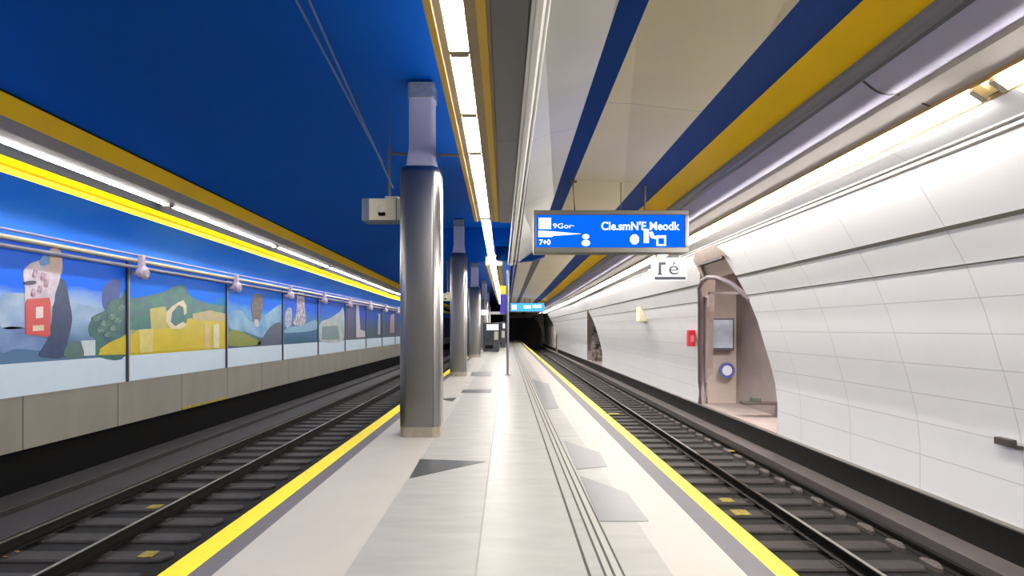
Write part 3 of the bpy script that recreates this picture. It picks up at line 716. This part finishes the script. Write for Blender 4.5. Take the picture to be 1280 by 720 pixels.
def machine(X0, X1, Y, zt, label, glow):
    cx = (X0+X1)/2; w2 = (X1-X0)/2
    e = empty('vending_machine', (cx, Y, 0), label, 'vending machine')
    MB().box(-w2, w2, 0, .8, .06, zt).build('cabinet', mat('machine_dark', (58, 60, 68), .4, noise=.2), e, bevel=.03)
    MB().box(-w2+.08, w2-.4, -.02, 0, .7, zt-.35).build('glass_front', mat('machine_glass', (70, 74, 84), .1, noise=.5, nscale=6), e, bevel=.01)
    MB().box(-w2+.25, w2-.05, -.03, 0, zt-.55, zt-.12).build('lit_panel', emis('machine_lit', (240, 240, 245), glow), e)
    MB().box(w2-.36, w2-.08, -.03, 0, .9, 1.5).build('coin_panel', mat('machine_panel', (170, 170, 165), .4), e, bevel=.01)
    MB().box(-w2+.15, w2-.45, -.03, 0, .25, .5).build('delivery_flap', M_black, e, bevel=.01)
    for x in (-w2+.08, w2-.14): MB().box(x, x+.06, .05, .7, 0, .06).build('foot', M_black, e)
    return e
machine((604-VX)*37.5/F, (624-VX)*37.5/F, 37.5, 2.15, 'dark vending machine with a lit white panel by the fourth column', .9)
machine((625-VX)*46/F, (632-VX)*46/F, 46, 2.3, 'pale vending machine farther along beside the slim pole', .9)
ws_ = empty('small_sign', ((606-VX)*32/F, 32, 2.55), 'small white lit sign jutting out beside the third column', 'sign')
MB().box(-.22, .22, -.05, .05, 0, .34).build('panel', emis('sign_white', (250, 250, 250), 1.0), ws_)
MB().tube([(0, 0, .34), (0, 0, 3.13)], .02).build('drop_rod', M_rod, ws_)
MB().box(.22, 1.2, -.04, .04, .05, .22).build('arm_panel', mat('arm_grey', (150, 152, 156), .4), ws_)

# ---- rails
def rail(X, label, bright=True, ztop=-1.1, zb=-1.262):
    e = empty('rail', (X, 0, zb), label, 'rail')
    h = ztop-zb
    head = [(-.035, h-.045), (-.035, h-.008), (.035, h-.008), (.035, h-.045)]
    prof = [(-.075, 0), (-.075, .012), (-.012, .035), (-.009, h-.055), (-.035, h-.045), (-.035, h-.006), (-.028, h-.003), (.028, h-.003), (.035, h-.006), (.035, h-.045), (.009, h-.055), (.012, .035), (.075, .012), (.075, 0)]
    MB().prism(prof, 'y', Y0, Y1-.35).build('rail_profile', M_railside, e)
    MB().box(-.026, .026, Y0, Y1-.35, h-.003, h).build('running_surface', M_railtop if bright else M_railside, e)
    return e
RX = [4.29, 5.56]; LX = [-5.36, -6.62]
rail(4.29, 'bright-topped running rail between the platform and the white wall')
rail(5.56, 'dull dark rail beside the kerb under the black wall', False, -1.2, -1.32)
rail(-5.36, 'running rail of the mural side track, the one nearer the platform')
rail(-6.62, 'running rail of the mural side track, beside the cable slab')

# ---- sleepers
def chamf(x0, x1, y0, y1, z0, z1, c=.07, mi=0, mb=None):
    mb = mb or MB()
    def ring(z, i): return [(x0+c*.5+i, y0+i, z), (x1-c-i, y0+i, z), (x1-i, (y0+y1)/2-.03, z), (x1-i, (y0+y1)/2+.03, z), (x1-c-i, y1-i, z), (x0+c*.5+i, y1-i, z), (x0+i, y1-c*.5, z), (x0+i, y0+c*.5, z)]
    return mb.loft([ring(z0, 0), ring(z1-.02, 0), ring(z1, .02)])
def sleeper(side):
    e = empty('sleeper', (0, 0, 0), 'dark grey sleeper crossing the right-hand track' if side > 0 else 'dark grey sleeper crossing the mural side track', 'sleeper', 'sleepers under the white wall track' if side > 0 else 'sleepers under the mural side track')
    if side > 0:
        chamf(-1.15, .98, -.14, .14, -1.4, -1.275).build('sleeper_beam', M_sleep, e)
        chamf(1.03, 1.17, -.16, .16, -1.4, -1.24).build('end_block', M_sleep2, e)
        for x in (0,):
            MB().box(x-.17, x+.17, -.1, .1, -1.278, -1.262).box(x-.14, x-.09, -.06, .06, -1.265, -1.248).box(x+.09, x+.14, -.06, .06, -1.265, -1.248).build('rail_clip', M_clip, e, bevel=.01)
        e.location = (4.29, 0, 0)
    else:
        chamf(-1.22, 1.6, -.14, .14, -1.4, -1.275).build('sleeper_beam', M_sleep, e)
        for x in (-.63+0, .63):
            MB().box(x-.17, x+.17, -.1, .1, -1.278, -1.262).box(x-.14, x-.09, -.06, .06, -1.265, -1.248).box(x+.09, x+.14, -.06, .06, -1.265, -1.248).build('rail_clip', M_clip, e, bevel=.01)
        e.location = (-5.99, 0, 0)
    return e
def plate(x, y, z, lab, m=None, sx=.11, sy=.09, rz=0):
    o_ = MB().box(-sx, sx, -sy, sy, 0, .012).build('marker_plate', m or mat('marker_yellow', (176, 156, 60), .6, noise=.6, nscale=14), bevel=.004)
    o_.location = (x, y, z); o_.rotation_euler = (0, 0, rz); return tag(o_, lab, 'marker plate')
for side, ys0 in ((1, 4.07), (-1, 3.74)):
    proto = sleeper(side); first = True
    nmax = 95
    for i in range(nmax):
        y = ys0+.6*i+random.uniform(-.02, .02)
        o_ = proto if first else copy_tree(proto)
        first = False; o_.location.y = y
Hs = 1.7+1.26
def tpx(x, y): Y = F*Hs/(y-VY); return (x-VX)*Y/F, Y
for x, y, lab, s in ((901, 619, 'worn yellow sleeper plate next to the yellow edge line, farther of a pair', 1), (919, 635, 'worn yellow sleeper plate next to the yellow edge line, nearer of a pair', 1.2), (917, 564, 'yellow plate on a sleeper end near the kerb', .8), (767, 517, 'pale yellow plate far along beside the yellow edge line', 1.6),
                     (187, 636, 'yellow plate between the rails of the mural side track', .9), (194, 687, 'pale yellow plate beside the rail by the left edge line', .9)):
    X, Y = tpx(x, y)
    ys0 = 4.07 if X > 0 else 3.74
    Y = ys0+.6*round((Y-ys0)/.6)
    plate(X, Y, -1.272, lab, sx=.11*s, sy=.1*s)
X, Y = tpx(8, 692); plate(X, 3.74+.6*round((Y-3.74)/.6), -1.272, 'orange plate between rails at the edge of the mural track', mat('marker_orange', (214, 130, 50), .5, noise=.3, nscale=14), sx=.1)

# ================================================================ MURALS on the left wall
XM = -8.5
def mp(x, y, off=0): Y = (-XM-off)*F/(VX-x); return (Y, H+(VY-y)*Y/F)
def art_mat(name, top, mid, low, zt=3.1, z1=2.0, z2=1.15, nz=.5):
    m = bpy.data.materials.new(name); m.use_nodes = True; MATS[name] = m
    nt = m.node_tree; b = nt.nodes['Principled BSDF']; b.inputs['Roughness'].default_value = .4; b.inputs['Specular IOR Level'].default_value = .25
    g = nt.nodes.new('ShaderNodeNewGeometry'); s = nt.nodes.new('ShaderNodeSeparateXYZ'); nt.links.new(g.outputs['Position'], s.inputs[0])
    t = nt.nodes.new('ShaderNodeTexNoise'); t.inputs['Scale'].default_value = 1.1; t.inputs['Detail'].default_value = 3
    mpn = nt.nodes.new('ShaderNodeMapping'); mpn.inputs['Scale'].default_value = (1, .7, 1.6); nt.links.new(g.outputs['Position'], mpn.inputs[0]); nt.links.new(mpn.outputs[0], t.inputs[0])
    z = math_node(nt, 'ADD', s.outputs[2], math_node(nt, 'MULTIPLY', math_node(nt, 'SUBTRACT', t.outputs[0], .5), nz*2))
    r = nt.nodes.new('ShaderNodeMapRange'); r.inputs[1].default_value = 1.1; r.inputs[2].default_value = 3.1; nt.links.new(z, r.inputs[0])
    cr = nt.nodes.new('ShaderNodeValToRGB'); nt.links.new(r.outputs[0], cr.inputs[0])
    el = cr.color_ramp.elements; el[0].position = 0; el[0].color = (*lin(low), 1); el[1].position = 1; el[1].color = (*lin(top), 1)
    e = el.new((z2-1.1)/2+.1); e.color = (*lin(low), 1); e = el.new((z1-1.1)/2+.05); e.color = (*lin(mid), 1); e = el.new(min(.95, (z1-1.1)/2+.22)); e.color = (*lin(top), 1)
    nt.links.new(cr.outputs[0], b.inputs['Base Color']); return m
m_names = [
    ('mural panel at the frame edge with blue sky and pale mist', (6, 112, 252), (150, 190, 236), (96, 130, 176)),
    ('mural panel printed with a person carrying a red bag before hills', (6, 114, 252), (168, 200, 234), (84, 122, 158)),
    ('mural panel printed with a yellow building and green trees', (10, 120, 248), (36, 150, 150), (196, 176, 30)),
    ('mural panel printed with a brown figure over pale clouds', (8, 116, 240), (110, 172, 216), (60, 92, 116)),
    ('mural panel printed with white figures over teal water', (12, 96, 226), (70, 130, 190), (40, 92, 124)),
    ('mural panel printed with a white snowy hill slope', (12, 96, 210), (60, 120, 186), (96, 130, 140)),
    ('mural panel printed with dark blocks and a white tower', (14, 84, 190), (60, 80, 140), (80, 90, 110)),
    ('mural panel printed with pale uprights on dark blue', (20, 74, 160), (50, 80, 130), (70, 90, 104)),
    ('farther mural panel printed with a pinkish tower', (24, 76, 150), (60, 80, 120), (80, 90, 104)),
]
seams = [3.4, 7.45, 11.45, 15.5, 19.4, 23.05, 26.9, 30.9, 34.9, 39.0, 43.0, 47.0, 51.0, 55.0, 59.0]
M_mwhite = mat('mural_band_white', (206, 224, 238), .3, noise=.04)
M_post = mat('mural_post_dark', (70, 72, 84), .35, metal=.5)
M_post_l = mat('mural_post_pale', (190, 190, 196), .35, metal=.5)
panels = []
for i, (a, b) in enumerate(zip([-.6]+seams, seams)):
    j = i-1
    if i == 0: lab = 'mural panel beside the viewpoint, mostly outside the frame'; cols = m_names[0][1:]
    elif i <= len(m_names): lab = m_names[i-1][0]; cols = m_names[i-1][1:]
    else: lab = 'distant dark blue mural panel towards the tunnel'; cols = m_names[8][1:]
    e = empty('mural', (XM, a, .52), lab, 'mural', 'murals along the left wall')
    MB().box(-.025, .012, .02, b-a-.035, .58, 2.68).build('printed_sheet', art_mat('art_%d' % i, *cols), e)
    MB().box(-.025, .012, .02, b-a-.035, 0, .58).build('white_band', M_mwhite, e)
    if i:
        MB().box(-.0, .05, -.03, .012, .0, 2.68).build('edge_post', M_post, e)
        MB().box(.0, .055, .012, .03, .0, 2.62).build('edge_post_trim', M_post_l, e)
    panels.append((a, b, e))
SOFT = ('mist', 'cloud', 'trees', 'hill', 'figure', 'shirt', 'trousers', 'bush', 'arm', 'scarf', 'shade', 'rock', 'tuft')
def smooth_loop(p, n=5):
    out = []
    for i in range(len(p)):
        a, b, c, d = p[i-1], p[i], p[(i+1) % len(p)], p[(i+2) % len(p)]
        for k_ in range(n):
            t = k_/n
            out.append(tuple(.5*(2*b[q]+(c[q]-a[q])*t+(2*a[q]-5*b[q]+4*c[q]-d[q])*t*t+(3*b[q]-a[q]-3*c[q]+d[q])*t**3) for q in (0, 1)))
    return out
def art(pts, rgb, name, layer=1, nz=.15, nscale=6, rgb2=None, x_panel=None):
    if any(k_ in name for k_ in SOFT): pts = smooth_loop(pts)
    P = [mp(*p) for p in pts]
    yc = sum(p[0] for p in P)/len(P)
    pa_, pb_, e = next(p for p in panels if p[0] <= yc <= p[1])
    P = [(min(max(y, pa_+.035), pb_-.045), z) for y, z in P]
    o_ = e.location
    m = mat('print_%d_%d_%d_%s' % (*rgb, 'b' if rgb2 else 'a'), rgb, .3, noise=nz, nscale=nscale, rgb2=rgb2)
    MB().prism([(y-o_.y, z-o_.z) for y, z in P], 'x', .012, .012+.003*layer).build(name, m, e)
# panel 2: pale mist bank, dark trousers, patterned shirt, red bag, face, trees
art([(0, 372), (20, 366), (60, 372), (110, 382), (128, 386), (128, 398), (80, 402), (30, 410), (0, 408)], (176, 200, 226), 'printed_mist', 1, rgb2=(130, 164, 206), nscale=2)
art([(0, 412), (30, 410), (60, 426), (60, 438), (20, 436), (0, 440)], (120, 150, 200), 'printed_mist', 1, rgb2=(90, 122, 176), nscale=2)
art([(70, 350), (80, 352), (86, 378), (89, 400), (84, 425), (78, 446), (56, 447), (48, 442), (60, 420), (64, 395), (66, 370)], (38, 66, 116), 'printed_trousers', 2, rgb2=(30, 56, 92))
art([(28, 340), (36, 330), (46, 326), (56, 322), (62, 328), (74, 342), (68, 366), (62, 384), (32, 378), (30, 360)], (224, 214, 222), 'printed_shirt', 3, rgb2=(196, 180, 200), nscale=6)
art([(48, 326), (52, 320), (60, 321), (60, 330), (50, 332)], (90, 150, 214), 'printed_scarf', 4)
art([(60, 316), (64, 310), (73, 312), (76, 322), (76, 340), (70, 344), (62, 336)], (220, 190, 176), 'printed_arm', 4)
art([(32, 374), (60, 372), (62, 380), (61, 419), (58, 421), (31, 418), (30, 382)], (214, 74, 76), 'printed_bag', 5, nz=.08)
art([(43, 384), (52, 383), (52, 397), (43, 398)], (240, 220, 216), 'printed_bag_patch', 6, nz=.05)
art([(39, 407), (53, 406), (53, 413), (39, 414)], (236, 220, 190), 'printed_bag_patch', 6, nz=.2)
art([(30, 352), (42, 351), (42, 355), (30, 356)], (50, 50, 80), 'printed_armband', 6)
art([(82, 432), (96, 426), (102, 434), (102, 446), (80, 447)], (86, 118, 112), 'printed_bush', 3)
art([(100, 426), (118, 425), (118, 444), (104, 445)], (206, 220, 222), 'printed_block', 3)
art([(110, 408), (118, 394), (130, 388), (136, 376), (150, 372), (157, 366), (157, 444), (118, 444), (118, 424), (112, 420)], (60, 116, 104), 'printed_trees', 2, rgb2=(36, 84, 100), nscale=4)
art([(128, 360), (140, 350), (150, 352), (148, 372), (138, 388), (128, 384)], (30, 70, 160), 'printed_shade', 1)
art([(122, 444), (124, 436), (136, 428), (150, 422), (157, 418), (157, 443)], (206, 186, 30), 'printed_field', 4)
for q in ((118, 398), (128, 404), (138, 396), (124, 412), (140, 410), (146, 400), (133, 418), (150, 384)):
    art([(q[0]-5, q[1]), (q[0], q[1]-4), (q[0]+5, q[1]-1), (q[0]+3, q[1]+3), (q[0]-3, q[1]+3)], (120, 160, 140), 'printed_tuft', 6, rgb2=(40, 90, 90), nscale=14)
for q in ((42, 342), (52, 346), (48, 362), (56, 354), (40, 366)):
    art([(q[0]-3, q[1]+3), (q[0]-1, q[1]-5), (q[0]+3, q[1]-3), (q[0]+1, q[1]+5)], (150, 80, 110), 'printed_figure_mark', 7, rgb2=(210, 190, 205), nscale=14)
# panel 3: yellow building
art([(162, 376), (172, 372), (200, 366), (226, 356), (240, 372), (262, 380), (280, 384), (280, 404), (162, 412)], (34, 124, 100), 'printed_trees', 1, rgb2=(22, 90, 110), nscale=4)
art([(162, 420), (172, 412), (230, 408), (234, 398), (278, 396), (281, 400), (281, 434), (162, 441)], (210, 188, 22), 'printed_building', 2, nz=.12, nscale=2)
art([(186, 386), (206, 383), (210, 410), (188, 412)], (196, 184, 96), 'printed_facade', 3)
art([(172, 412), (190, 411), (190, 440), (174, 441)], (222, 208, 120), 'printed_pillar', 4)
art([(254, 404), (262, 404), (262, 436), (254, 436)], (214, 190, 120), 'printed_pillar', 4)
art([(266, 406), (273, 405), (273, 435), (266, 435)], (226, 220, 180), 'printed_pillar', 4)
art([(240, 392), (262, 388), (281, 392), (281, 402), (240, 400)], (190, 176, 120), 'printed_roof', 3)
art([(222, 378), (228, 375), (232, 382), (232, 392), (229, 394), (228, 384), (222, 381), (214, 390), (212, 402), (218, 408), (228, 402), (232, 406), (226, 411), (212, 411), (206, 402), (207, 390), (214, 383)], (226, 214, 176), 'printed_swirl', 5, nz=.1)
# panel 4: cloud, green hill, brown figure
art([(287, 392), (300, 388), (314, 402), (330, 394), (352, 380), (352, 398), (336, 412), (328, 422), (310, 416), (287, 410)], (140, 186, 214), 'printed_cloud', 1, rgb2=(90, 150, 196), nscale=2)
art([(286, 414), (296, 413), (312, 420), (326, 430), (286, 432)], (132, 144, 50), 'printed_hill', 2)
art([(328, 422), (338, 408), (350, 404), (350, 428), (322, 431)], (70, 84, 110), 'printed_rock', 2)
art([(316, 370), (324, 367), (328, 374), (327, 388), (324, 402), (322, 407), (318, 406), (315, 396), (314, 384)], (104, 92, 84), 'printed_figure', 3, rgb2=(70, 60, 64), nscale=8)
art([(317, 400), (322, 400), (323, 407), (318, 408)], (196, 196, 206), 'printed_figure_feet', 4)
# panel 5: white figures
art([(357, 388), (364, 386), (363, 406), (356, 408)], (196, 196, 216), 'printed_figure', 2, rgb2=(120, 130, 170), nscale=8)
art([(371, 368), (379, 366), (380, 380), (381, 404), (366, 405), (370, 390)], (206, 200, 212), 'printed_figure', 3, rgb2=(110, 100, 130), nscale=8)
art([(359, 410), (378, 406), (394, 400), (395, 412), (358, 416)], (120, 170, 200), 'printed_cloud', 1)
# panel 6: white hill
art([(400, 404), (412, 398), (424, 390), (429, 386), (429, 424), (400, 426)], (192, 198, 196), 'printed_hill', 1, rgb2=(160, 176, 180), nscale=3)
art([(402, 408), (422, 407), (424, 424), (402, 425)], (120, 146, 146), 'printed_valley', 2)
# panel 7-9
art([(434, 384), (442, 382), (442, 422), (433, 423)], (70, 72, 104), 'printed_block', 1)
art([(445, 380), (448, 380), (450, 412), (456, 414), (456, 421), (445, 422)], (206, 200, 202), 'printed_tower', 2)
art([(473, 392), (475, 392), (475, 418), (472, 418)], (188, 192, 180), 'printed_tower', 2)
art([(488, 394), (493, 392), (493, 416), (487, 416)], (180, 150, 150), 'printed_tower', 2)
# rail along the top of the murals
hr = empty('mural_rail', (-8.38, 0, 3.2), 'triple metal tube rail running along the top of the murals', 'rail fitting')
for dz, r, m, dx in ((.17, .026, mat('tube_lilac', (150, 150, 190), .35, metal=.5), 0), (.04, .04, mat('tube_cream', (226, 216, 180), .3, metal=.4), .03), (-.11, .042, mat('tube_grey', (150, 150, 158), .35, metal=.5), 0)):
    MB().tube([(dx, .5, dz), (dx, 60, dz)], r, 10).build('tube', m, hr, smooth=True)
M_brk = mat('bracket_pink', (204, 184, 196), .4, noise=.3, nscale=12)
proto = None
for i, y in enumerate(seams[1:-1]):
    if proto is None:
        proto = empty('rail_bracket', (-8.225, y+.1, 2.86), 'pinkish rail bracket, first to the right of the red bag mural', 'bracket', 'brackets holding the mural rail')
        MB().box(-.06, .06, -.05, .05, .1, .5).build('bracket_arm', M_brk, proto, bevel=.02)
        MB().box(-.221, -.06, -.03, .03, .06, .14).build('wall_stub', M_brk, proto)
        mb = MB(); mb.loft([[(x, .13*math.cos(t_)*s, .1+.15*math.sin(t_)*s) for t_ in [2*math.pi*q/14 for q in range(14)]] for x, s in ((-.07, .8), (.0, 1), (.08, 1), (.13, .6))]); mb.build('bracket_knob', M_brk, proto, smooth=True)
        o_ = proto
    else:
        o_ = copy_tree(proto); o_.location.y = y+.1
    labs = ['bracket between the red bag and yellow building murals', 'bracket between the yellow building and brown figure murals', 'bracket between the brown figure and white figures murals', 'bracket between the white figures and snowy hill murals', 'bracket at the far side of the snowy hill mural']
    o_['label'] = 'pinkish rail '+labs[i] if i < 5 else 'pinkish rail bracket on the distant murals before the tunnel'
# yellow mark low on the plinth
tag(MB().box(-8.498, -8.485, 13.4, 15.6, -.42, -.36).build('warning_strip', mat('strip_worn_yellow', (176, 160, 60), .6, noise=.4, nscale=6), bevel=.002), 'worn yellow strip at the foot of the grey plinth', 'strip')
